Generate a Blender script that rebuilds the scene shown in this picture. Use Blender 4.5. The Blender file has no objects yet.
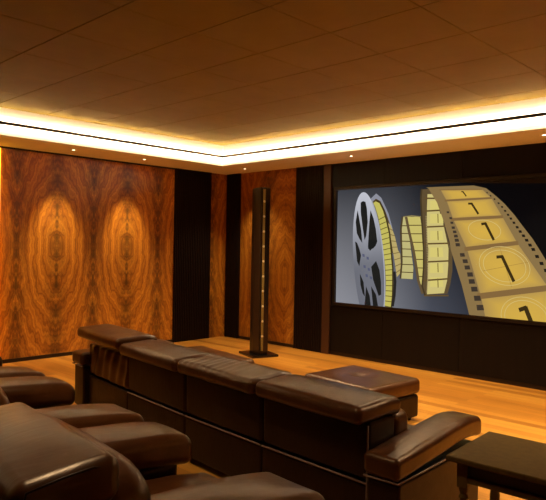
import bpy, bmesh, math, random
from mathutils import Vector, Matrix, noise
from mathutils.geometry import tessellate_polygon
random.seed(7)
C = bpy.context.collection
PI = math.pi

# ------------------------------------------------------------------ materials
def lin(r, g, b):
    f = lambda c: (c/255/12.92) if c/255 <= .04045 else ((c/255+.055)/1.055)**2.4
    return (f(r), f(g), f(b), 1)

def new_mat(name):
    m = bpy.data.materials.new(name); m.use_nodes = True
    nt = m.node_tree; b = nt.nodes['Principled BSDF']
    return m, nt, b

def plain(name, col, rough=.5, metal=0, spec=.5, bump=0, scale=60):
    m, nt, b = new_mat(name)
    b.inputs['Base Color'].default_value = col
    b.inputs['Roughness'].default_value = rough
    b.inputs['Metallic'].default_value = metal
    b.inputs['Specular IOR Level'].default_value = spec; b.inputs['Specular Tint'].default_value = (1, .70, .42, 1)
    if bump:
        tc = nt.nodes.new('ShaderNodeTexCoord'); n = nt.nodes.new('ShaderNodeTexNoise')
        n.inputs['Scale'].default_value = scale; n.inputs['Detail'].default_value = 4
        bp = nt.nodes.new('ShaderNodeBump'); bp.inputs['Strength'].default_value = bump; bp.inputs['Distance'].default_value = .01
        nt.links.new(tc.outputs['Object'], n.inputs['Vector']); nt.links.new(n.outputs['Fac'], bp.inputs['Height'])
        nt.links.new(bp.outputs['Normal'], b.inputs['Normal'])
    return m

def glow(name, col, strength):
    m, nt, b = new_mat(name)
    b.inputs['Base Color'].default_value = (.8, .8, .8, 1)
    b.inputs['Emission Color'].default_value = col
    b.inputs['Emission Strength'].default_value = strength
    return m

class G:
    """small helper to write node maths"""
    def __init__(s, nt): s.nt = nt
    def put(s, sock, v):
        if isinstance(v, (int, float)): sock.default_value = v
        elif isinstance(v, tuple): sock.default_value = v
        else: s.nt.links.new(v, sock)
    def m(s, op, a, b=0.0, c=0.0, clamp=False):
        n = s.nt.nodes.new('ShaderNodeMath'); n.operation = op; n.use_clamp = clamp
        for k, v in enumerate((a, b, c)): s.put(n.inputs[k], v)
        return n.outputs[0]
    def xyz(s, x, y, z):
        n = s.nt.nodes.new('ShaderNodeCombineXYZ')
        for k, v in enumerate((x, y, z)): s.put(n.inputs[k], v)
        return n.outputs[0]
    def sep(s, v):
        n = s.nt.nodes.new('ShaderNodeSeparateXYZ'); s.put(n.inputs[0], v); return n.outputs
    def noise(s, v, scale, detail=3, rough=.55, dist=0):
        n = s.nt.nodes.new('ShaderNodeTexNoise'); s.put(n.inputs['Vector'], v)
        n.inputs['Scale'].default_value = scale; n.inputs['Detail'].default_value = detail
        n.inputs['Roughness'].default_value = rough; n.inputs['Distortion'].default_value = dist
        return n.outputs['Fac']
    def ramp(s, f, stops):
        n = s.nt.nodes.new('ShaderNodeValToRGB'); s.put(n.inputs[0], f)
        e = n.color_ramp.elements
        while len(e) < len(stops): e.new(.5)
        for k, (p, c) in enumerate(stops): e[k].position = p; e[k].color = c
        return n.outputs[0]
    def mix(s, f, a, b, mode='MIX'):
        n = s.nt.nodes.new('ShaderNodeMix'); n.data_type = 'RGBA'; n.blend_type = mode
        s.put(n.inputs[0], f); s.put(n.inputs[6], a); s.put(n.inputs[7], b)
        return n.outputs[2]
    def tex(s):
        return s.nt.nodes.new('ShaderNodeTexCoord').outputs['Object']
    def bump(s, h, strength, dist=.01):
        n = s.nt.nodes.new('ShaderNodeBump'); s.put(n.inputs['Height'], h)
        n.inputs['Strength'].default_value = strength; n.inputs['Distance'].default_value = dist
        return n.outputs[0]

def flame_wood(name, axis, period, phase, mid, eye, tint=1.0, rough=.32):
    """bookmatched crotch-mahogany veneer: each leaf mirrored left-right and top-bottom"""
    m, nt, b = new_mat(name); g = G(nt)
    s = g.sep(g.tex()); a = s[axis]; z = s[2]
    u = g.m('PINGPONG', g.m('ADD', a, -phase), period/2)          # 0 at figure, period/2 at the leaf joint
    v = g.m('ABSOLUTE', g.m('SUBTRACT', z, mid))
    # which leaf: alternate leaves have a stronger eye
    wob = g.noise(g.xyz(g.m('MULTIPLY', u, 5.0), g.m('MULTIPLY', v, 2.6), 0.3), 1.3, 4, .6)
    wob2 = g.noise(g.xyz(g.m('MULTIPLY', u, 22.0), g.m('MULTIPLY', v, 5.0), 1.3), 1.0, 3, .6)
    u2 = g.m('PINGPONG', g.m('ADD', a, -eye), period)             # every other leaf carries the eye
    d = g.m('SQRT', g.m('ADD', g.m('ADD', g.m('POWER', g.m('MULTIPLY', u2, 2.1), 2.0), g.m('POWER', g.m('MULTIPLY', v, .80), 2.0)), .006))
    d = g.m('ADD', d, g.m('MULTIPLY', wob, .34)); d = g.m('ADD', d, g.m('MULTIPLY', wob2, .11))
    broad = g.m('MULTIPLY_ADD', g.m('SINE', g.m('MULTIPLY', d, 26.0)), .5, .5)
    fine = g.m('MULTIPLY_ADD', g.m('SINE', g.m('MULTIPLY', d, 92.0)), .5, .5)
    streak = g.noise(g.xyz(g.m('MULTIPLY', d, 60.0), g.m('MULTIPLY', u, 6.0), 0.0), 1.0, 4, .65)
    f = g.m('ADD', g.m('MULTIPLY', broad, .24), g.m('MULTIPLY', fine, .22))
    f = g.m('ADD', f, g.m('MULTIPLY', streak, .52))
    t = tint
    col = g.ramp(f, [(.18, (.25*t, .070*t, .008*t, 1)), (.45, (.46*t, .155*t, .014*t, 1)), (.80, (.74*t, .31*t, .032*t, 1))])
    # dark feathered heart of the crotch figure
    hn = g.noise(g.xyz(g.m('MULTIPLY', u, 12.0), g.m('MULTIPLY', v, 5.0), 4.0), 1.4, 4, .65)
    heart = g.m('SUBTRACT', 1.0, g.m('DIVIDE', u, period*.34), clamp=True)
    heart = g.m('MULTIPLY', heart, g.m('MULTIPLY_ADD', hn, 4.5, -1.45, clamp=True), clamp=True)
    col = g.mix(g.m('MULTIPLY', heart, .80), col, (.055*t, .022*t, .007*t, 1))
    # veneer joints
    joint = g.m('GREATER_THAN', u, period/2-.0022)
    col = g.mix(g.m('MULTIPLY', joint, .5), col, (.03, .012, .005, 1))
    nt.links.new(col, b.inputs['Base Color'])
    b.inputs['Roughness'].default_value = rough; b.inputs['Specular IOR Level'].default_value = .4
    return m

def plank_floor():
    m, nt, b = new_mat('oak_floor'); g = G(nt)
    s = g.sep(g.tex())
    br = nt.nodes.new('ShaderNodeTexBrick'); g.put(br.inputs['Vector'], g.xyz(s[0], s[1], 0.0))
    br.inputs['Scale'].default_value = 1; br.inputs['Brick Width'].default_value = 1.7; br.inputs['Row Height'].default_value = .105
    br.inputs['Mortar Size'].default_value = .0018; br.inputs['Bias'].default_value = 0
    br.inputs['Color1'].default_value = (0, 0, 0, 1); br.inputs['Color2'].default_value = (1, 1, 1, 1); br.inputs['Mortar'].default_value = (.5, .5, .5, 1)
    br.offset = .37
    grain = g.noise(g.xyz(g.m('MULTIPLY', s[0], 1.6), g.m('MULTIPLY', s[1], 34.0), 0.0), 1.0, 5, .65, .4)
    f = g.m('ADD', g.m('MULTIPLY', br.outputs['Color'], .45), g.m('MULTIPLY', grain, .55))
    col = g.ramp(f, [(.2, (.34, .125, .015, 1)), (.5, (.52, .205, .024, 1)), (.85, (.68, .32, .045, 1))])
    col = g.mix(g.m('MULTIPLY', br.outputs['Fac'], .55), col, (.14, .05, .012, 1))
    nt.links.new(col, b.inputs['Base Color'])
    b.inputs['Roughness'].default_value = .36; b.inputs['Specular IOR Level'].default_value = .4
    nt.links.new(g.bump(grain, .08, .004), b.inputs['Normal'])
    return m

def leather(name, base, rough=.36, crease=.35, spec=.5):
    m, nt, b = new_mat(name); g = G(nt)
    t = g.tex(); s = g.sep(t)
    mott = g.noise(t, 7.0, 5, .6)
    col = g.ramp(mott, [(.3, tuple(c*.72 for c in base)+(1,)), (.7, tuple(c*1.25 for c in base)+(1,))])
    nt.links.new(col, b.inputs['Base Color'])
    grain = nt.nodes.new('ShaderNodeTexVoronoi'); g.put(grain.inputs['Vector'], t); grain.inputs['Scale'].default_value = 260
    wr = g.noise(g.xyz(g.m('MULTIPLY', s[0], 14.0), g.m('MULTIPLY', s[1], 4.0), g.m('MULTIPLY', s[2], 4.0)), 1.0, 4, .55, 1.2)
    big = g.noise(t, 5.0, 3, .5)
    h = g.m('ADD', g.m('MULTIPLY', grain.outputs['Distance'], .012), g.m('ADD', g.m('MULTIPLY', wr, crease), g.m('MULTIPLY', big, .7)))
    nt.links.new(g.bump(h, .34, .012), b.inputs['Normal'])
    r = g.m('MULTIPLY_ADD', g.noise(t, 9.0, 3), .14, rough-.07)
    nt.links.new(r, b.inputs['Roughness'])
    b.inputs['Specular IOR Level'].default_value = spec; b.inputs['Specular Tint'].default_value = (1, .70, .42, 1)
    return m

def ceiling_mat():
    m, nt, b = new_mat('amber_ceiling_panels'); g = G(nt)
    n = g.noise(g.tex(), 1.6, 5, .6)
    nt.links.new(g.ramp(n, [(.3, (.25, .17, .030, 1)), (.7, (.30, .205, .038, 1))]), b.inputs['Base Color'])
    b.inputs['Roughness'].default_value = .75; b.inputs['Specular IOR Level'].default_value = .15
    return m

def dark_veneer(name, c1, c2, rough=.3, spec=.4):
    m, nt, b = new_mat(name); g = G(nt); s = g.sep(g.tex())
    n = g.noise(g.xyz(g.m('MULTIPLY', s[0], 30.0), g.m('MULTIPLY', s[1], 30.0), g.m('MULTIPLY', s[2], 1.5)), 1.0, 4, .6)
    nt.links.new(g.ramp(n, [(.3, c1), (.7, c2)]), b.inputs['Base Color'])
    b.inputs['Roughness'].default_value = rough; b.inputs['Specular IOR Level'].default_value = spec
    return m

M = {}
M['wood_left'] = flame_wood('flame_veneer_left', 1, .565, -3.71, 1.55, -2.015)
M['wood_front'] = flame_wood('flame_veneer_front', 0, .80, 1.02, 1.1, 1.42, .80)
M['wood_dark'] = dark_veneer('dark_wall_veneer', (.05, .016, .006, 1), (.085, .028, .009, 1))
M['floor'] = plank_floor()
M['ceiling'] = ceiling_mat()
M['plaster'] = plain('cream_plaster', (.94, .88, .76, 1), .7, spec=.2)
M['slat'] = plain('black_slats', (.008, .005, .004, 1), .45, spec=.22)
M['post'] = plain('brown_post', (.060, .024, .010, 1), .4)
M['screen_wall'] = dark_veneer('dark_screen_wall', (.0050, .0030, .0018, 1), (.0095, .0055, .0030, 1), .46, .16)
M['black'] = plain('black_satin', (.008, .007, .006, 1), .4)
M['gloss'] = plain('black_gloss', (.010, .007, .005, 1), .12)
M['grille'] = plain('speaker_side', (.022, .014, .008, 1), .42)
M['gold'] = plain('brass', (.62, .40, .12, 1), .28, metal=1)
M['ribbon'] = plain('brass_mesh', (.20, .125, .028, 1), .45, spec=.5)
M['silver'] = plain('bright_dome', (.75, .62, .36, 1), .45)
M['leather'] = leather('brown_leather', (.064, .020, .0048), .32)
M['leather_shaded'] = leather('brown_leather_shaded', (.013, .0052, .0025), .42, .5, .3)  # darker copy of the leather: shade of backs and bases put into colour
M['piping'] = plain('pale_piping', (.20, .125, .09, 1), .38)  # paler than the leather along the seams
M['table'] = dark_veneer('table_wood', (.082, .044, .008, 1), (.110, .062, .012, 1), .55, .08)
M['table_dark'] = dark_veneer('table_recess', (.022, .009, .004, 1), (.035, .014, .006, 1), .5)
M['carpet'] = plain('brown_carpet', (.10, .05, .02, 1), .9, bump=.5, scale=300)
M['led'] = glow('warm_led', (1, .80, .54, 1), 37)
M['led_wall'] = glow('amber_led', (1, .40, .012, 1), 3.2)
M['lens'] = glow('downlight_lens', (1, .72, .45, 1), 9)
M['ring'] = plain('white_ring', (.75, .62, .48, 1), .4)

# ------------------------------------------------------------------ mesh helpers
def obj(name, bm, mats, parent=None, smooth=False, loc=None):
    me = bpy.data.meshes.new(name)
    bmesh.ops.recalc_face_normals(bm, faces=bm.faces)
    if loc is not None: bmesh.ops.translate(bm, vec=-Vector(loc), verts=bm.verts)
    bm.to_mesh(me); bm.free()
    for m in (mats if isinstance(mats, list) else [mats]): me.materials.append(m)
    for p in me.polygons: p.use_smooth = smooth
    o = bpy.data.objects.new(name, me); C.objects.link(o)
    if loc is not None: o.location = loc
    if parent: o.parent = parent
    return o

def struct(name, bm, m, **k):
    o = obj(name, bm, m, **k); o['kind'] = 'structure'; return o

def thing(name, label, cat, loc=(0, 0, 0), rz=0, group=None):
    o = bpy.data.objects.new(name, None); C.objects.link(o)
    o.location = loc; o.rotation_euler = (0, 0, rz); o.empty_display_size = .1
    o['label'] = label; o['category'] = cat
    if group: o['group'] = group
    return o

def box(bm, x0, x1, y0, y1, z0, z1, M4=None, bev=0):
    vs = [Vector((x, y, z)) for z in (z0, z1) for y in (y0, y1) for x in (x0, x1)]
    if M4: vs = [M4 @ v for v in vs]
    v = [bm.verts.new(p) for p in vs]
    fs = [bm.faces.new([v[i] for i in q]) for q in ((0, 2, 3, 1), (4, 5, 7, 6), (0, 1, 5, 4), (2, 6, 7, 3), (0, 4, 6, 2), (1, 3, 7, 5))]
    if bev:
        es = list({e for f in fs for e in f.edges})
        bmesh.ops.bevel(bm, geom=es, offset=bev, segments=2, affect='EDGES', profile=.5)

def B(*a, **k):
    bm = bmesh.new(); box(bm, *a, **k); return bm

def pad(bm, c, s, r, M4=None, bulge=(0, 0, 0), wob=0, wsc=5, fn=None, step=.07):
    """upholstered block: rounded on every edge, crowned faces, a little slack in the hide"""
    h = [d/2 for d in s]; r = min(r, min(h)*.98)
    def axis(hh):
        inn = hh-r; n = max(2, int(2*inn/step))
        e = [0.12, .268, .42, .577, .78, 1]
        mid = [-inn+2*inn*i/n for i in range(n+1)]
        return [-inn-r*t for t in reversed(e)]+mid+[inn+r*t for t in e]
    ax = [axis(x) for x in h]
    cache = {}
    def V(p):
        k = tuple(round(x, 5) for x in p)
        if k in cache: return cache[k]
        q = Vector(p); cl = Vector([max(-(h[i]-r), min(h[i]-r, q[i])) for i in range(3)])
        d = q-cl; w = cl+d.normalized()*r if d.length > 1e-9 else q
        nx, ny, nz = (w[i]/h[i] for i in range(3))
        e = lambda t: max(0, 1-t*t)
        w = w+Vector((bulge[0]*nx*e(ny)*e(nz), bulge[1]*ny*e(nx)*e(nz), bulge[2]*nz*e(nx)*e(ny)))
        w += Vector(c)
        if wob:
            w += Vector(noise.noise_vector((w+Vector((c[1]*3.1, c[0]*1.7, 2.3)))*wsc))*wob
        if fn: w = fn(w)
        if M4: w = M4 @ w
        cache[k] = bm.verts.new(w); return cache[k]
    for a in range(3):
        b, d = (a+1) % 3, (a+2) % 3
        for sg in (-1, 1):
            for i in range(len(ax[b])-1):
                for j in range(len(ax[d])-1):
                    qs = []
                    for (ii, jj) in ((i, j), (i+1, j), (i+1, j+1), (i, j+1)):
                        p = [0, 0, 0]; p[a] = sg*h[a]; p[b] = ax[b][ii]; p[d] = ax[d][jj]; qs.append(V(p))
                    if sg < 0: qs.reverse()
                    if len(set(qs)) == 4: bm.faces.new(qs)

def P(*a, **k):
    bm = bmesh.new(); pad(bm, *a, **k); return bm

def tube(bm, pts, r, n=8, cap=True):
    rings = []
    for i, p in enumerate(pts):
        p = Vector(p); a = Vector(pts[max(0, i-1)]); b = Vector(pts[min(len(pts)-1, i+1)])
        d = (b-a).normalized(); s = d.cross(Vector((0, 0, 1)))
        if s.length < 1e-3: s = Vector((1, 0, 0))
        s.normalize(); t = s.cross(d)
        rings.append([bm.verts.new(p+(s*math.cos(2*PI*k/n)+t*math.sin(2*PI*k/n))*r) for k in range(n)])
    for A_, B_ in zip(rings, rings[1:]):
        for k in range(n): bm.faces.new((A_[k], A_[(k+1) % n], B_[(k+1) % n], B_[k]))
    if cap: bm.faces.new(rings[0][::-1]); bm.faces.new(rings[-1])

def lathe(bm, prof, c=(0, 0, 0), n=20, M4=None):
    rings = []
    for r, z in prof:
        ring = []
        for k in range(n):
            v = Vector((c[0]+r*math.cos(2*PI*k/n), c[1]+r*math.sin(2*PI*k/n), c[2]+z))
            ring.append(bm.verts.new(M4 @ v if M4 else v))
        rings.append(ring)
    for A_, B_ in zip(rings, rings[1:]):
        for k in range(n): bm.faces.new((A_[k], A_[(k+1) % n], B_[(k+1) % n], B_[k]))
    bm.faces.new(rings[0][::-1]); bm.faces.new(rings[-1])

# ------------------------------------------------------------------ room shell
W, D = 10.2, 9.4            # room width (x) and depth (-y); corner of screen wall and left wall at the origin
SZ, CZ = 2.834, 3.15        # soffit underside and ceiling field
SI = .87                    # soffit width
struct('floor', B(-.1, W+.1, -D-.1, .1, -.12, 0), M['floor'])

bm = bmesh.new()            # ceiling field: square panels with open joints
xs = [SI-.01]+[x for x in [1.62+.735*i for i in range(11)] if x < W-SI-.15]+[W-SI+.01]
ys = [-SI+.01]+[y for y in [-1.19-.64*i for i in range(13)] if y > -D+SI+.15]+[-D+SI-.01]
for a, b in zip(xs, xs[1:]):
    for c, d in zip(ys, ys[1:]):
        box(bm, a+.003, b-.003, d+.003, c-.003, CZ, CZ+.03, bev=.004)
box(bm, -.1, W+.1, -D-.1, .1, CZ+.03, CZ+.14)
struct('ceiling', bm, M['ceiling'])

# walls
LW0 = -3.955                # where the flame veneer field begins, beside the lit joint
struct('wall_left', B(-.14, 0, LW0, 0, 0, CZ+.05), M['wood_left'])
struct('trim_1', B(-.14, -.03, LW0-.05, LW0, 0, SZ), M['black'])
struct('trim_2', B(-.14, 0, -D, LW0-.05, 0, CZ+.05), M['wood_left'])
struct('wall_front', B(2.23, W+.1, 0, .14, 0, CZ+.05), M['screen_wall'])
struct('trim_3', B(0, 2.23, 0, .14, 0, CZ+.05), M['wood_front'])
struct('wall_right', B(W, W+.14, -D, 0, 0, CZ+.05), M['plaster'])
struct('wall_back', B(-.14, W+.14, -D-.14, -D, 0, CZ+.05), M['wood_dark'])

def slats(bm, axis, a, b, z0, z1, pitch=.036):
    n = max(1, round((b-a)/pitch)); p = (b-a)/n
    if axis == 'y': box(bm, 0, .010, a, b, z0, z1)
    else: box(bm, a, b, -.010, 0, z0, z1)
    for i in range(n):
        s, e = a+p*i+p*.14, a+p*(i+1)-p*.14
        if axis == 'y': box(bm, .010, .034, s, e, z0, z1, bev=.004)
        else: box(bm, s, e, -.034, -.010, z0, z1, bev=.004)
for k, (ax_, a, b) in enumerate((('y', -1.135, -.372), ('x', .034, .372), ('x', 1.655, 2.235))):
    bm = bmesh.new(); slats(bm, ax_, a, b, .0, SZ)
    struct('trim_%d' % (4+k), bm, M['slat'])
struct('trim_7', B(2.235, 2.372, -.045, 0, 0, SZ, bev=.004), M['post'])
bm = bmesh.new()            # screen-wall panels with fine joints
px = [2.372, 3.30, 4.45, 5.60, 6.75, 7.9, 9.05, W]
for a, b in zip(px, px[1:]):
    box(bm, a+.002, b-.002, -.022, 0, .05, .73, bev=.003)
    box(bm, a+.002, b-.002, -.022, 0, 2.49, SZ, bev=.003)
struct('trim_8', bm, M['screen_wall'])
struct('shadow_gap_left', B(0, .012, LW0, -1.135, 0, .05), M['black'])  # black strip standing in for the shadow gap at the wall foot
bm = bmesh.new(); box(bm, .372, 1.655, -.012, 0, 0, .05); box(bm, 2.372, W, -.014, 0, 0, .05)
struct('baseboard_front', bm, M['black'])
# thin dark reveal under the soffit, as a bead
bm = bmesh.new(); box(bm, 0, .014, -D, -1.135, SZ-.022, SZ)
struct('trim_9', bm, M['black'])

# soffit ring
def ring(bm, o, i, z0, z1):
    """rectangular ring between outer inset o and inner inset i"""
    box(bm, o, i, -D+o, -o, z0, z1); box(bm, W-i, W-o, -D+o, -o, z0, z1)
    box(bm, i, W-i, -i, -o, z0, z1); box(bm, i, W-i, -D+o, -D+i, z0, z1)
bm = bmesh.new(); ring(bm, 0, SI, SZ, CZ+.03)
struct('trim_10', bm, M['plaster'])

# cove profile on the soffit fascia: black bar with a light line above and below it
t = thing('cove_light', 'black light bar with glowing lines along the bright cove of the tray ceiling', 'cove light', (SI, -SI, 2.965))
def bar_run(i0, i1, z0, z1):      # along the left fascia and the screen-side fascia, mitred in the corner
    bm = bmesh.new()
    for q in (((i0, -i0), (i1, -i1), (i1, -D+SI), (i0, -D+SI)), ((i0, -i0), (W-SI, -i0), (W-SI, -i1), (i1, -i1))):
        lo_ = [bm.verts.new((x, y, z0)) for x, y in q]; hi_ = [bm.verts.new((x, y, z1)) for x, y in q]
        for k in range(4): bm.faces.new((lo_[k], lo_[(k+1) % 4], hi_[(k+1) % 4], hi_[k]))
        bm.faces.new(lo_[::-1]); bm.faces.new(hi_)
    return bm
for nm, a0, a1, z0, z1, mm in (('black_profile', .052, .064, 2.946, 2.982, 'black'), ('light_line', .0465, .0515, 2.950, 2.978, 'led')):
    obj(nm, bar_run(SI+a0, SI+a1, z0, z1), M[mm], t).location = (-SI, SI, -2.965)
for k in range(7):               # small brackets that carry the bar off the fascia
    obj('bracket', B(SI-.002, SI+.054, -SI-.6-k*1.15-.006, -SI-.6-k*1.15+.006, 2.958, 2.970), M['ring'], t).location = (-SI, SI, -2.965)
    obj('bracket', B(SI+.6+k*1.2-.006, SI+.6+k*1.2+.006, -SI-.054, -SI+.002, 2.958, 2.970), M['ring'], t).location = (-SI, SI, -2.965)

# lit vertical joint on the left wall
t = thing('wall_light_strip', 'vertical amber light strip glowing at the left end of the wood wall', 'light strip', (-.015, LW0-.025, 0))
obj('channel', B(-.012, .086, -.022, -.006, .06, SZ-.03), M['black'], t)
bm = bmesh.new(); tube(bm, [(.105, -.014, .06), (.105, -.014, SZ-.04)], .024, 12)
obj('diffuser', bm, M['led_wall'], t, smooth=True)

# downlights
def downlight(x, y, label):
    t = thing('recessed_downlight', label, 'downlight', (x, y, SZ), group='recessed downlights in the soffit')
    bm = bmesh.new()
    n = 24; prof = [(.022, -.002), (.022, -.006), (.034, -.006), (.036, 0), (.036, .004), (.022, .004)]
    rings = [[bm.verts.new((r*math.cos(2*PI*k/n), r*math.sin(2*PI*k/n), z)) for k in range(n)] for r, z in prof]
    for i in range(len(prof)):
        A_, B_ = rings[i], rings[(i+1) % len(prof)]
        for k in range(n): bm.faces.new((A_[k], A_[(k+1) % n], B_[(k+1) % n], B_[k]))
    obj('trim_ring', bm, M['ring'], t, smooth=True)
    bm = bmesh.new(); lathe(bm, [(.0222, .002), (.0222, -.003), (.011, -.0045)], n=20)
    obj('lens', bm, M['lens'], t, smooth=True)
dl = [(.50, -3.18, 'recessed downlight over the wood wall, nearer the glowing vertical strip'),
      (.50, -2.06, 'recessed downlight over the wood wall, nearer the black slat panel'),
      (.90, -.42, 'recessed downlight above the tall column speaker'),
      (3.09, -.52, 'recessed downlight above the left end of the screen'),
      (5.63, -.52, 'recessed downlight above the film strip on the screen, cut by the frame')]
for d in dl: downlight(*d)

# ------------------------------------------------------------------ projection screen with its picture
scr = thing('projection_screen', 'wide projection screen showing a film reel and countdown film strip on the dark wall', 'projection screen', (4.42, -.03, .73))
X0, X1, Z0, Z1 = 2.475, 6.37, .785, 2.438
bm = bmesh.new()
f = .045
for q in ((X0-f, X1+f, Z1, Z1+f), (X0-f, X1+f, Z0-f, Z0), (X0-f, X0, Z0, Z1), (X1, X1+f, Z0, Z1)):
    box(bm, q[0], q[1], -.048, 0, q[2], q[3])
obj('frame', bm, M['black'], scr).location = -scr.location

HM = (0.04266168892361148, 0.0007078852646556803, -9.733030294711316, 0.004859725723957098, -0.028367316891161565, 8.453862553498631, 0.0027332983939642556, 2.7898477920952538e-05)
def S(u, v):                # tracing sheet of the displayed still -> metres on the screen
    w = HM[6]*u+HM[7]*v+1
    return ((HM[0]*u+HM[1]*v+HM[2])/w, (HM[3]*u+HM[4]*v+HM[5])/w)
pm = bpy.data.materials.new('screen_picture'); pm.use_nodes = True
nt = pm.node_tree; b = nt.nodes['Principled BSDF']
ca = nt.nodes.new('ShaderNodeVertexColor'); ca.layer_name = 'picture'
b.inputs['Base Color'].default_value = (.004, .004, .004, 1); b.inputs['Roughness'].default_value = .8; b.inputs['Specular IOR Level'].default_value = .02
nt.links.new(ca.outputs['Color'], b.inputs['Emission Color']); b.inputs['Emission Strength'].default_value = .52
pv, pf, pc = [], [], []     # vertices, faces, per-vertex colours
layer = [0]
def clip(poly):
    for ax_, lim, sg in ((0, X0, 1), (0, X1, -1), (1, Z0, 1), (1, Z1, -1)):
        out = []
        for i in range(len(poly)):
            a, b_ = poly[i-1], poly[i]; da, db = sg*(a[0][ax_]-lim), sg*(b_[0][ax_]-lim)
            if (da >= 0) != (db >= 0):
                tt = da/(da-db)
                out.append((tuple(a[0][k]+(b_[0][k]-a[0][k])*tt for k in (0, 1)), tuple(a[1][k]+(b_[1][k]-a[1][k])*tt for k in range(4))))
            if db >= 0: out.append(b_)
        poly = out
        if len(poly) < 3: return []
    return poly
def emit(poly):             # [(xz, colour)]
    poly = clip(poly)
    if len(poly) < 3: return
    y = -.012-.0003*layer[0]
    tr = tessellate_polygon([[Vector((q[0][0], q[0][1], 0)) for q in poly]])
    n = len(pv)
    for q in poly: pv.append((q[0][0], y, q[0][1])); pc.append(q[1])
    for t_ in tr: pf.append((n+t_[0], n+t_[1], n+t_[2]))
def poly(pts, col, next_layer=True):
    if next_layer: layer[0] += 1
    col = lin(*col) if not isinstance(col[0], tuple) else col
    emit([(S(*q), col) for q in pts])
def quadgrad(a, b_, c, d, cols, n=6):
    """four corners with a colour each, bilinear"""
    L = lambda p, q, t_: tuple(p[i]+(q[i]-p[i])*t_ for i in range(len(p)))
    cs = [lin(*c_) for c_ in cols]
    for i in range(n):
        for j in range(n):
            qs = []
            for (s_, t_) in ((i, j), (i+1, j), (i+1, j+1), (i, j+1)):
                s_, t_ = s_/n, t_/n
                qs.append((S(*L(L(a, b_, s_), L(d, c, s_), t_)), L(L(cs[0], cs[1], s_), L(cs[3], cs[2], s_), t_)))
            emit(qs)
def stroke(pts, w, col, next_layer=True):
    if next_layer: layer[0] += 1
    for p, q in zip(pts, pts[1:]):
        d = Vector((q[0]-p[0], q[1]-p[1])); n = Vector((-d.y, d.x)).normalized()*w/2; e = d.normalized()*w*.25
        poly([(p[0]+n.x-e.x, p[1]+n.y-e.y), (q[0]+n.x+e.x, q[1]+n.y+e.y), (q[0]-n.x+e.x, q[1]-n.y+e.y), (p[0]-n.x-e.x, p[1]-n.y-e.y)], col, False)
def c_(ox, oy, pts): return [(ox+x/7.143, oy+y/7.143) for x, y in pts]
def lerp(a, b_, t_): return (a[0]+(b_[0]-a[0])*t_, a[1]+(b_[1]-a[1])*t_)
def along(line, t_):
    ls = [math.dist(a, b_) for a, b_ in zip(line, line[1:])]; s_ = t_*sum(ls)
    for k, l in enumerate(ls):
        if s_ <= l or k == len(ls)-1: return lerp(line[k], line[k+1], s_/l)
        s_ -= l
# backdrop
layer[0] = 0
bg = {0: [(330, 52, 54, 60), (385, 54, 56, 62), (430, 22, 24, 29), (480, 5, 6, 9), (560, 3, 4, 6), (640, 3, 4, 6)],
      1: [(330, 122, 123, 130), (385, 100, 102, 110), (430, 46, 49, 57), (480, 12, 13, 18), (560, 4, 5, 8), (640, 4, 5, 8)],
      2: [(330, 160, 161, 170), (385, 132, 134, 143), (430, 80, 84, 96), (480, 46, 50, 61), (560, 20, 22, 28), (640, 12, 13, 18)]}
rows = (183, 248, 326)
for k in (0, 1):
    for i in range(5):
        a, b_, c, d = bg[k][i], bg[k][i+1], bg[k+1][i+1], bg[k+1][i]
        quadgrad((a[0], rows[k]), (b_[0], rows[k]), (b_[0], rows[k+1]), (a[0], rows[k+1]), (a[1:], b_[1:], c[1:], d[1:]), 5)
# reel: back disc, film band, front disc
poly(c_(330, 180, [(262, 170), (285, 130), (322, 95), (358, 126), (388, 190), (410, 240), (432, 320), (450, 400), (470, 500), (360, 500)]), (150, 152, 165))
poly(c_(330, 180, [(290, 160), (320, 132), (352, 150), (385, 215), (405, 270), (432, 350), (455, 440), (470, 520), (380, 520)]), (92, 74, 45))
yb_l = c_(330, 180, [(298, 165), (312, 195), (332, 260), (345, 330), (358, 420), (366, 500)])+c_(330, 240, [(372, 100), (383, 200), (388, 300), (384, 400), (378, 470)])
yb_r = c_(330, 180, [(325, 148), (350, 160), (376, 215), (398, 290), (418, 380), (428, 480)])+c_(330, 240, [(432, 100), (441, 200), (442, 300), (440, 400), (432, 480)])
lo_l = c_(330, 180, [(400, 300), (425, 400), (440, 500)])+c_(330, 240, [(450, 130), (460, 200), (470, 265)])
lo_r = c_(330, 180, [(425, 320), (455, 400), (478, 500)])+c_(330, 240, [(494, 100), (498, 180), (492, 240)])
poly(lo_l+lo_r[::-1], (196, 176, 112))
poly(yb_l+yb_r[::-1], (206, 196, 98))
layer[0] += 1
for i in range(1, 19):
    t_ = .12+i*.049
    stroke([along(yb_l, t_), along(yb_r, t_)], .75, (96, 84, 40), False)
    if i < 9: stroke([along(lo_l, i*.115), along(lo_r, i*.115)], .7, (120, 100, 55), False)
stroke(yb_r, 1.6, (70, 58, 32)); stroke(yb_l, 1.2, (120, 108, 66))
stroke(c_(330, 240, [(452, 230), (458, 300), (452, 400), (440, 470)]), 2.6, (40, 38, 36))
def ell(sc, n=48):
    return [(367.8+15.2*sc*math.cos(2*PI*k/n)+5.2*sc*math.sin(2*PI*k/n), 263.5+71.5*sc*math.sin(2*PI*k/n)) for k in range(n)]
layer[0] += 1
e1 = ell(1.0)
for k in range(48):
    q = lambda j: ((*S(*e1[j]),), lin(*[int(c0+(c1-c0)*max(0, min(1, (e1[j][1]-200)/70))) for c0, c1 in ((205, 112), (207, 114), (218, 124))]))
    emit([((*S(367.8, 263.5),), lin(120, 122, 132)), q(k), q((k+1) % 48)])
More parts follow.
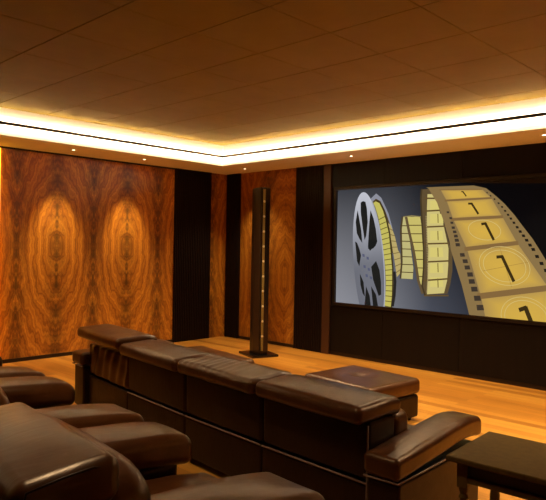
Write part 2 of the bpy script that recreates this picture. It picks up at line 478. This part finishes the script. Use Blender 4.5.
holes = [c_(330, 180, [(212, 160), (228, 150), (246, 155), (256, 205), (262, 300), (252, 395), (240, 430), (226, 340), (212, 230)]),
         c_(330, 180, [(190, 215), (204, 290), (216, 360), (223, 450), (203, 420), (184, 380), (176, 300)]),
         c_(330, 180, [(282, 215), (304, 275), (320, 350), (330, 440), (318, 470), (300, 490), (265, 492), (268, 400), (274, 300)]),
         c_(330, 240, [(266, 0), (330, 0), (326, 25), (278, 78), (264, 50)]),
         c_(330, 240, [(172, 10), (186, 20), (203, 65), (214, 110), (202, 188), (186, 152)]),
         c_(330, 240, [(322, 150), (346, 215), (357, 300), (358, 390), (340, 400), (300, 282), (287, 192)]),
         c_(330, 240, [(206, 240), (232, 300), (242, 405), (226, 382), (210, 320)]),
         c_(330, 240, [(250, 330), (276, 400), (284, 470), (240, 470)]),
         c_(330, 240, [(286, 330), (322, 392), (336, 475), (300, 475)])]
layer[0] += 1
for hpts in holes: poly(hpts, (30, 31, 30), False)
layer[0] += 1
for x, y in ((232, 110), (262, 130), (240, 190), (270, 210), (255, 255), (285, 270)):
    poly(c_(330, 240, [(x-9, y-12), (x+7, y-8), (x+9, y+12), (x-7, y+8)]), (92, 96, 122), False)
stroke([ell(1.0)[k % 48] for k in range(-8, 13)], 1.1, (178, 180, 190))
# small loop of film
A_l = c_(390, 180, [(88, 262), (78, 350), (80, 450)])+c_(390, 240, [(82, 60), (84, 160), (74, 275)])
A_r = c_(390, 180, [(112, 262), (128, 380), (142, 490)])+c_(390, 240, [(150, 120), (160, 200), (155, 280)])
B_l = c_(390, 180, [(108, 262), (130, 370), (156, 480)])+c_(390, 240, [(166, 100), (182, 200), (196, 290), (226, 380)])
B_r = c_(390, 180, [(214, 262), (226, 340), (234, 440)])+c_(390, 240, [(238, 40), (240, 160), (242, 280), (242, 385)])
k_l = [(x-1.8, y) for x, y in A_l]
poly(k_l+A_r[::-1], (82, 68, 46)); poly(A_l+A_r[::-1], (202, 192, 128))
layer[0] += 1
for i in range(1, 8): stroke([along(k_l, i/8+.02), along(A_r, i/8+.02)], .9, (84, 66, 36), False)
poly(B_l+B_r[::-1], (212, 198, 112))
layer[0] += 1
for i in range(1, 9): stroke([along(B_l, i/9), along(B_r, i/9)], .9, (88, 68, 34), False)
stroke(B_l, 2.6, (104, 86, 58)); stroke(B_r, 1.4, (96, 80, 52))
stroke(c_(390, 180, [(92, 262), (150, 255), (214, 262)]), 1.0, (150, 136, 90))
# tall loop
T_l = c_(390, 180, [(222, 66), (216, 130), (222, 250), (230, 400)])+c_(390, 240, [(236, 60), (236, 200), (226, 330), (245, 392)])
T_r = c_(390, 180, [(275, 62), (330, 150), (385, 330), (425, 480)])+c_(390, 240, [(440, 100), (440, 220), (424, 320), (405, 385)])
poly(T_l+T_r[::-1], (100, 82, 54))
C_l = c_(390, 180, [(262, 100), (258, 200), (258, 300), (262, 450)])+c_(390, 240, [(268, 60), (266, 200), (262, 300), (258, 388)])
C_r = c_(390, 180, [(320, 100), (350, 230), (378, 330), (400, 430)])+c_(390, 240, [(412, 60), (410, 180), (402, 290), (380, 380)])
poly(C_l+C_r[::-1], (218, 202, 128))
layer[0] += 1
for y in (180, 276, 396, 516, 630, 730): # warm heart of each frame
    pts = c_(390, 180, [(282, y-34), (370, y-34), (376, y+34), (280, y+34)]); poly(pts, (228, 212, 122), False)
layer[0] += 1
for ya, yb in ((130, 130), (222, 212), (336, 328), (456, 452), (586, 578), (718, 706), (826, 826)):
    stroke(c_(390, 180, [(240, ya), (410, yb)]), 1.6, (104, 82, 46), False)
layer[0] += 1
for y in (272, 396, 515, 625, 735):
    stroke(c_(390, 180, [(336, y-30), (338, y+32)]), .9, (120, 104, 52), False)
layer[0] += 1
for k in range(46):
    q = along([(x+1.7, y) for x, y in c_(390, 180, [(240, 260), (246, 430), (250, 560), (252, 700), (246, 800)])], k/45)
    poly([(q[0]-.55, q[1]-.45), (q[0]+.55, q[1]-.45), (q[0]+.55, q[1]+.45), (q[0]-.55, q[1]+.45)], (176, 158, 108), False)
stroke([(x-.2, y) for x, y in T_l], 1.6, (74, 60, 38))
# large sweeping strip
F_l = [(425.5, 187.2)]+c_(390, 180, [(270, 62), (330, 160), (380, 300), (420, 440)])+c_(440, 250, [(72, 0), (150, 250), (205, 470), (235, 620)])
F_r = c_(440, 180, [(235, 38), (325, 58), (400, 118)])+c_(476, 180, [(200, 170), (270, 250), (330, 330), (400, 420), (450, 500)])+[(556, 278), (592, 334)]
poly(F_l+F_r[::-1], (146, 120, 76))
I_l = c_(440, 180, [(0, 62), (40, 120), (78, 200), (122, 300), (162, 400), (192, 490)])+c_(440, 250, [(228, 60), (285, 200), (330, 330), (352, 470), (375, 600)])
I_r = c_(440, 180, [(300, 62), (345, 110), (400, 190), (452, 265)])+[(515, 224), (526, 246), (541, 274), (560, 306), (574, 334)]
bars_l = [c_(440, 180, [(0, 70)])[0], c_(440, 180, [(42, 146)])[0], c_(440, 180, [(90, 281)])[0], c_(440, 180, [(188, 492)])[0], c_(476, 260, [(30, 258)])[0], (492, 352)]
bars_r = [c_(440, 180, [(295, 66)])[0], c_(440, 180, [(362, 128)])[0], c_(440, 180, [(440, 262)])[0], c_(476, 180, [(290, 450)])[0], (548, 288), (580, 346)]
edge = (186, 152, 84); heart = (226, 184, 76)
for i in range(5):
    a, b_, c, d = bars_l[i], bars_r[i], bars_r[i+1], bars_l[i+1]
    layer[0] += 1
    ctr = lerp(lerp(a, c, .5), lerp(b_, d, .5), .5)
    ringp = []
    for p_, q in ((a, b_), (b_, c), (c, d), (d, a)):
        ringp += [lerp(p_, q, t_/6) for t_ in range(6)]
    e_, h_ = lin(*edge), lin(*heart)
    inn = [lerp(ctr, q, .62) for q in ringp]; hm = tuple(h_[k]*.75+e_[k]*.25 for k in range(4))
    for k in range(24):
        j = (k+1) % 24
        emit([(S(*ctr), h_), (S(*inn[k]), hm), (S(*inn[j]), hm)])
        emit([(S(*inn[k]), hm), (S(*ringp[k]), e_), (S(*ringp[j]), e_), (S(*inn[j]), hm)])
layer[0] += 1
for i, w in enumerate((1.0, 2.0, 3.0, 4.2, 6.0)):
    stroke([lerp(bars_l[i], bars_r[i], -.03), bars_r[i]], w, (140, 108, 64), False)
layer[0] += 1
def arc(cx, cy, rx, ry, w, col, tilt=.25):
    pts = [(cx+rx*math.cos(2*PI*k/32)+tilt*ry*math.sin(2*PI*k/32), cy+ry*math.sin(2*PI*k/32)) for k in range(33)]
    stroke(pts, w, col, False)
for cx, cy, rx, ry in ((504, 266, 25, 19.5), (504, 266, 21, 16), (526, 319, 25, 22), (526, 319, 21.5, 18.5), (484, 230, 16, 10)):
    arc(cx, cy, rx, ry, .55, (226, 200, 126))
stroke([(482, 271), (528, 262)], .45, (176, 140, 66), False); stroke([(499, 247), (511, 287)], .45, (176, 140, 66), False)
layer[0] += 1
for pts, w in ((c_(440, 180, [(150, 82), (160, 84), (182, 114)]), .9), (c_(440, 180, [(200, 168), (222, 168), (268, 240)]), 1.5),
               (c_(440, 180, [(295, 314), (320, 310), (378, 425)]), 1.9), ([(496.6, 257), (501.5, 256.6), (513, 281)], 2.3),
               (c_(476, 260, [(310, 356), (350, 342), (388, 440)])+[(534.5, 332)], 3.2)):
    stroke(pts, w*1.35, (62, 48, 20), False)
lh = c_(440, 180, [(52, 230), (72, 272), (80, 305), (90, 340), (100, 370), (108, 400), (115, 430), (122, 462)])+c_(440, 250, [(155, 35), (175, 80), (190, 125), (210, 175), (222, 225), (240, 280), (262, 345), (282, 412)])
layer[0] += 1
for i, q in enumerate(lh):
    w = 1.3+2.4*(i/15)**1.1; h_ = .9+1.75*(i/15)**1.2
    poly([(q[0]-w, q[1]-h_), (q[0]+w*.8, q[1]-h_*1.05), (q[0]+w*1.1, q[1]+h_), (q[0]-w*.8, q[1]+h_*1.05)], (66, 56, 46), False)
rh = c_(476, 180, [(75, 90), (100, 112), (128, 136), (157, 165), (182, 192), (204, 220), (225, 248), (245, 275), (267, 305), (290, 337), (312, 368), (335, 398), (358, 430), (382, 465), (405, 496)])+[(536.5, 256.5), (541, 263.5), (545.5, 270.5), (551, 279), (557, 289)]
for i, q in enumerate(rh):
    w = .8+1.9*(i/19); h_ = .6+1.2*(i/19)
    poly([(q[0]-w, q[1]-h_), (q[0]+w*.6, q[1]-h_), (q[0]+w, q[1]+h_), (q[0]-w*.6, q[1]+h_)], (30, 26, 22), False)
me = bpy.data.meshes.new('picture'); me.from_pydata(pv, [], pf)
at = me.color_attributes.new('picture', 'FLOAT_COLOR', 'POINT')
for i, c in enumerate(pc): at.data[i].color = c
me.materials.append(pm)
po = bpy.data.objects.new('picture', me); C.objects.link(po); po.parent = scr; po.location = -scr.location
obj('screen_backing', B(X0-.01, X1+.01, -.010, 0, Z0-.01, Z1+.01), M['black'], scr).location = -scr.location

# ------------------------------------------------------------------ column loudspeaker
sp = thing('column_speaker', 'tall slim black column loudspeaker standing in front of the wood panel', 'loudspeaker', (1.71, -.87, 0), math.radians(71))
HS = 2.44
bm = bmesh.new()
prof = [(-.075, -.180), (-.066, -.195), (.066, -.195), (.075, -.180), (.080, .0), (.060, .15), (-.060, .15), (-.080, .0)]
lo = [bm.verts.new((x, y, .05)) for x, y in prof]; hi = [bm.verts.new((x*.97, y*.97, HS)) for x, y in prof]
for i in range(8): bm.faces.new((lo[i], lo[(i+1) % 8], hi[(i+1) % 8], hi[i]))
bm.faces.new(lo[::-1]); bm.faces.new(hi)
bmesh.ops.bevel(bm, geom=list(bm.edges), offset=.006, segments=2, affect='EDGES')
obj('cabinet', bm, M['grille'], sp)
obj('baffle', B(-.064, .066, -.204, -.185, .07, HS-.012, bev=.004), M['gloss'], sp)
obj('base_plate', B(-.21, .21, -.27, .21, 0, .035, bev=.008), M['gloss'], sp)
obj('plinth', B(-.07, .07, -.17, .13, .035, .055), M['black'], sp)
obj('brass_ribbon', B(-.050, -.014, -.209, -.202, .09, HS-.03, bev=.002), M['ribbon'], sp)
for k in range(10):
    zc = .30+k*.215
    bm = bmesh.new()
    R4 = Matrix.Translation((-.031, -.206, zc)) @ Matrix.Rotation(PI/2, 4, 'X')
    lathe(bm, [(.017, -.004), (.017, .004), (.011, .009), (.004, .011)], n=16, M4=R4)
    obj('tweeter', bm, M['silver'], sp, smooth=True)

# ------------------------------------------------------------------ front sofa (four seats in a shallow arc)
pts = [Vector((2.765, -4.222)), Vector((3.63, -4.345)), Vector((4.53, -4.44)), Vector((5.39, -4.505)), Vector((6.235, -4.55))]
SL = Vector((4.5, -4.0, 0))
sofa = thing('sofa', 'long four seat brown leather sofa with folded headrests facing the screen', 'sofa', SL)
def sub(name, bm, m, smooth=True, parent=sofa, label=None):
    o = obj(name, bm, m, parent, smooth); 
    if label: o['label'] = label
    return o
inv = Matrix.Translation(-SL)
for i in range(4):
    a, b_ = pts[i], pts[i+1]; d = b_-a; w = d.length; an = math.atan2(d.y, d.x)
    F = inv @ Matrix.Translation((*((a+b_)/2), 0)) @ Matrix.Rotation(an, 4, 'Z')
    # seat base and cushion
    sub('base', P((0, .49, .17), (w-.006, .84, .26), .03, F), M['leather_shaded'])
    sub('seat_cushion', P((0, .54, .345), (w-.012, .76, .17), .06, F, bulge=(0, 0, .02), wob=.006), M['leather'])
    # lower and upper outside back, with the pale piping between them
    sub('lower_back_panel', P((0, .13, .195), (w-.008, .22, .29), .016, F, bulge=(0, .006, 0)), M['leather_shaded'])
    ztop = .640 if i == 0 else .678
    def pleat(v):
        v = v.copy(); k = math.sin(v.x*41+2.2*math.sin(v.z*7))+.5*math.sin(v.x*17+1+v.z*5); v.y += .007*k*(1 if v.y < .1 else 0); return v
    wr = dict(wob=.006, wsc=9, fn=pleat, step=.022) if i == 0 else dict(wob=.006, wsc=6)
    sub('upper_back_panel', P((0, .145, (.355+ztop)/2), (w-.012, .25, ztop-.355), .028, F, bulge=(0, .010, 0), **wr), M['leather' if i == 0 else 'leather_shaded'])
    if i:
        bm = bmesh.new(); tube(bm, [F @ Vector((x, .015, .345)) for x in (-w/2+.012, 0, w/2-.012)], .0062, 6)
        sub('piping', bm, M['piping'], label='pale piping along the seam of the sofa back')
    # headrest folded back flat over the top, overhanging the shell behind
    def lay(v):
        v = v.copy(); v.z += .05*(v.y+.08)-.22*max(0, v.y-.19)
        if i == 2: v.z += .0030*math.sin(v.x*95+v.y*18)*(1 if v.z > .74 else 0)*max(0, min(1, (.30-v.x)/.3))
        return v
    x_, w_, z_ = ((.030, w-.020, .722), (-.005, w+.05, .752))[i == 0]
    sub('headrest', P((x_ if i else -.005, .10, z_), (w_, .385, .096), .036, F, bulge=(.004, .008, .010), wob=.006 if i == 2 else .0035, wsc=9 if i == 2 else 5, fn=lay, step=.016 if i == 2 else .04), M['leather'])
    # inner back cushion in front of the shell
    sub('back_cushion', P((0, .34, .52), (w-.02, .17, .32), .06, F, bulge=(0, .02, 0)), M['leather'])
    if i == 3:
        bm = bmesh.new(); tube(bm, [F @ Vector((w/2-.004, .012, z)) for z in (.06, .2, .4, .655)], .006, 6)
        sub('piping', bm, M['piping'], label='pale upright piping at the right end of the sofa back')
for side in (0, 1):
    if side: a = pts[4]; d = pts[4]-pts[3]
    else: a = pts[0]; d = pts[1]-pts[0]
    F = inv @ Matrix.Translation((*a, 0)) @ Matrix.Rotation(math.radians(2) if side else math.atan2(d.y, d.x), 4, 'Z')
    u = .118 if side else -.115
    ln = 1.00
    sub('arm_body', P((u, ln/2-.045, .215), (.195 if side else .235, ln-.03, .395), .02, F, bulge=(.008, 0, 0)), M['leather_shaded'])
    bm = bmesh.new(); tube(bm, [F @ Vector((u+(.102 if side else -.122)*sx, y, .420)) for sx, y in ((-1, -.050), (1, -.050), (1, .3), (1, .7), (1, .92))], .005, 6)
    sub('arm_piping', bm, M['piping'], label='pale piping around the sofa arm')
    def arm(v):
        v = v.copy(); v.z += .046*max(0, min(1, v.y/.7))-.16*max(0, v.y-.80); return v
    sub('arm_pad', P((u, ln/2-.05, .486), (.214 if side else .250, ln+.02, .118), .034, F, bulge=(.004, 0, .012), wob=.004, fn=arm), M['leather'])

# ------------------------------------------------------------------ ottomans
def ottoman(x, y, rz, label, w=.84, d=.74):
    t = thing('ottoman', label, 'ottoman', (x, y, 0), rz, 'brown leather ottomans in front of the sofa')
    obj('base', P((0, 0, .135), (w-.03, d-.03, .21), .025), M['leather_shaded'], t, True)
    def tuft(v):
        v = v.copy()
        if v.z > .32: v.z -= .030*math.exp(-(v.x**2+v.y**2)/.008)+.010*math.exp(-abs(v.x)/.02)*max(0, 1-abs(v.x)/.2)*0
        return v
    obj('cushion', P((0, 0, .318), (w, d, .142), .045, bulge=(.005, .005, .014), wob=.004, fn=tuft, step=.03), M['leather'], t, True)
    bm = bmesh.new(); lathe(bm, [(.004, .364), (.018, .366), (.022, .371), (.014, .377), (.003, .379)], n=14)
    obj('button', bm, M['leather_shaded'], t, True)
    for sx in (-1, 1):
        for sy in (-1, 1):
            bm = bmesh.new(); lathe(bm, [(.018, 0), (.026, .035)], (sx*(w/2-.08), sy*(d/2-.08), 0), 12)
            obj('foot', bm, M['black'], t, True)
ottoman(4.70, -2.46, math.radians(-5), 'brown leather ottoman with a button tuft, in front of the right end of the sofa')
ottoman(2.86, -2.86, math.radians(-8), 'brown leather ottoman half hidden behind the sofa headrests near the column speaker', w=1.10, d=.64)

# ------------------------------------------------------------------ side tables
def table(x, y, z0, rz, label, w=.66, d=.54, h=.60):
    """x,y = far left corner of the top"""
    t = thing('side_table', label, 'side table', (x, y, z0), rz, 'wooden side tables beside the leather seats')
    obj('table_top', B(0, w, -d, 0, h-.028, h, bev=.007), M['table'], t)
    bm = bmesh.new()
    i = .045
    for q in ((i+.03, w-i-.03, -d+i+.012, -d+i+.03), (i+.03, w-i-.03, -i-.03, -i-.012), (i+.012, i+.03, -d+i+.03, -i-.03), (w-i-.03, w-i-.012, -d+i+.03, -i-.03)):
        box(bm, *q, h-.10, h-.03)
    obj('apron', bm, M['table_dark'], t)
    bm = bmesh.new()
    for q in ((i, w-i, -d+i, -d+i+.035), (i, w-i, -i-.035, -i), (i, i+.035, -d+i+.03, -i-.03), (w-i-.035, w-i, -d+i+.03, -i-.03)):
        box(bm, *q, h-.128, h-.098, bev=.004)
    obj('rail', bm, M['table'], t)
    prof = [(.020, .0), (.026, .01), (.022, .035), (.014, .06), (.017, .10), (.024, .19), (.026, .26), (.016, .33), (.014, .345), (.024, .36), (.016, .375), (.021, .39), (.024, .41)]
    for sx in (i+.022, w-i-.022):
        for sy in (-i-.022, -d+i+.022):
            bm = bmesh.new(); lathe(bm, [(r, z*(h-.128)/.43) for r, z in prof], (sx, sy, 0), 16)
            box(bm, sx-.026, sx+.026, sy-.026, sy+.026, h-.155, h-.029, bev=.003)
            obj('leg', bm, M['table'], t, False)
    return t
table(6.632, -3.96, 0, math.radians(3), 'dark wooden side table with turned legs beside the sofa arm')
table(7.03, -5.86, .28, math.radians(0), 'corner of a wooden side table beside the nearest recliner, cut by the frame')

# ------------------------------------------------------------------ back row on its riser
RZ = .28
bm = bmesh.new(); box(bm, 0, W, -D, -5.62, 0, RZ, bev=.01)
struct('trim_11', bm, M['carpet'])

def recliner(x, y, rz, label):
    t = thing('recliner', label, 'recliner', (x, y, RZ), rz, 'brown leather recliners in the back row')
    L = M['leather']; LB = M['leather_shaded']
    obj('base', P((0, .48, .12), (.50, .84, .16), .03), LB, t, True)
    def seatf(v):
        v = v.copy(); v.z -= .14*max(0, v.y-.80); return v
    obj('seat_cushion', P((0, .60, .28), (.50, .84, .18), .06, bulge=(0, .01, .022), wob=.010, wsc=7, fn=seatf, step=.04), L, t, True)
    def lean(v):
        v = v.copy(); v.y -= .10*(v.z-.5); return v
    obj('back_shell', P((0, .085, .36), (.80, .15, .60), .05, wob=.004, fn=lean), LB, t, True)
    def roll(v):
        v = v.copy(); v.y -= .10*(v.z-.5); v.z -= .06*max(0, (abs(v.x)-.24)/.12)**2*.6
        return v
    obj('back_cushion', P((.018, .292, .505), (.81, .20, .36), .07, bulge=(0, .02, .004), wob=.006, fn=roll, step=.04), L, t, True)
    def hr(v):
        v = v.copy(); v.z += .10*(v.y-.15); return v
    obj('headrest', P((.022, .118, .658), (.785, .305, .135), .046, bulge=(.006, .004, .012), wob=.005, fn=hr, step=.04), L, t, True)
    bm = bmesh.new()
    tube(bm, [(.412, -.02, .60), (.4145, .00, .690), (.412, .09, .706), (.409, .18, .714), (.40, .24, .70)], .0035, 6)
    obj('seam', bm, LB, t, True)
    for s in (-1, 1):
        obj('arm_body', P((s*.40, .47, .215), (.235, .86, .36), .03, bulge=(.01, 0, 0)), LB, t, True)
        def armf(v):
            v = v.copy(); k = max(0, min(1, (v.y-.05)/.9)); v.z += .030*math.sin(k*PI)-.05*max(0, v.y-.86); 
            return v
        obj('arm_pad', P((s*.40, .49, .435), (.315, .93, .125), .044, bulge=(.004, .006, .016), wob=.006, fn=armf, step=.04), L, t, True)
    return t
def copy_tree(src, loc, rz, label):
    r = src.copy(); C.objects.link(r); r.location = loc; r.rotation_euler = (0, 0, rz); r['label'] = label
    for ch in src.children:
        c = ch.copy(); C.objects.link(c); c.parent = r
    return r
r0 = recliner(6.20, -6.52, math.radians(-5), 'nearest brown leather recliner with a broad smooth headrest')
copy_tree(r0, (4.985, -6.415, RZ), math.radians(-5), 'brown leather recliner next to the nearest one, only its two arms showing')
copy_tree(r0, (3.80, -6.335, RZ), math.radians(-4), 'brown leather recliner farthest along the back row, against the left edge')

# ------------------------------------------------------------------ lights
def spot(name, loc, aim, energy, size, blend, col, rad=.03):
    l = bpy.data.lights.new(name, 'SPOT'); l.energy = energy; l.spot_size = math.radians(size); l.spot_blend = blend
    l.color = col; l.shadow_soft_size = rad
    o = bpy.data.objects.new(name, l); C.objects.link(o); o.location = loc
    o.rotation_euler = (Vector(aim)-Vector(loc)).to_track_quat('-Z', 'Y').to_euler()
    return o
warm = (1, .78, .50)
for x, y, _ in dl[:2]: spot('downlight_lamp', (x, y, SZ-.02), (.0, y+.02, 1.35), 90, 50, 1.0, warm)
spot('downlight_lamp', (.50, -4.30, SZ-.02), (.12, -4.30, 0), 60, 80, .9, warm)
for x, y, _ in dl[2:]: spot('downlight_lamp', (x, y, SZ-.02), (x, y-.35, 0), 70, 95, .8, warm)
spot('downlight_lamp', (8.2, -.52, SZ-.02), (8.2, -.9, 0), 70, 95, .8, warm)
for x, y, e in ((2.6, -2.2, 185), (5.0, -2.0, 185), (7.6, -2.2, 330), (9.4, -2.0, 1100), (9.4, -3.4, 1100), (9.4, -5.2, 500), (2.9, -5.2, 60), (5.6, -5.9, 60)):   # added lamps without fittings, for fill and floor bounce
    spot('fill_lamp', (x, y, CZ-.02), (x, y, 0), e, 110, .8, warm, .05)

w = bpy.data.worlds.new('world'); bpy.context.scene.world = w; w.use_nodes = True
w.node_tree.nodes['Background'].inputs[0].default_value = (0, 0, 0, 1)

# ------------------------------------------------------------------ camera
cam = bpy.data.cameras.new('camera'); co = bpy.data.objects.new('camera', cam); C.objects.link(co)
cam.sensor_fit = 'HORIZONTAL'; cam.sensor_width = 36; cam.lens = 616.281/546*36; cam.clip_start = .05
yaw, pitch, roll = 2.33622018, -.00664240614, .0171195815
Fw = Vector((math.cos(yaw)*math.cos(pitch), math.sin(yaw)*math.cos(pitch), math.sin(pitch)))
Rt = Vector((math.sin(yaw), -math.cos(yaw), 0)); Up = Rt.cross(Fw)
R2 = Rt*math.cos(roll)+Up*math.sin(roll); U2 = Up*math.cos(roll)-Rt*math.sin(roll)
co.matrix_world = Matrix(((R2.x, U2.x, -Fw.x, 8.1133), (R2.y, U2.y, -Fw.y, -7.2430), (R2.z, U2.z, -Fw.z, 1.6), (0, 0, 0, 1)))
sc = bpy.context.scene; sc.camera = co
sc.view_settings.view_transform = 'Standard'; sc.view_settings.look = 'None'
sc.view_settings.exposure = .74; sc.view_settings.gamma = 1; sc.view_settings.use_curve_mapping = False
sc.cycles.use_denoising = True; sc.cycles.max_bounces = 8; sc.cycles.sample_clamp_indirect = 6
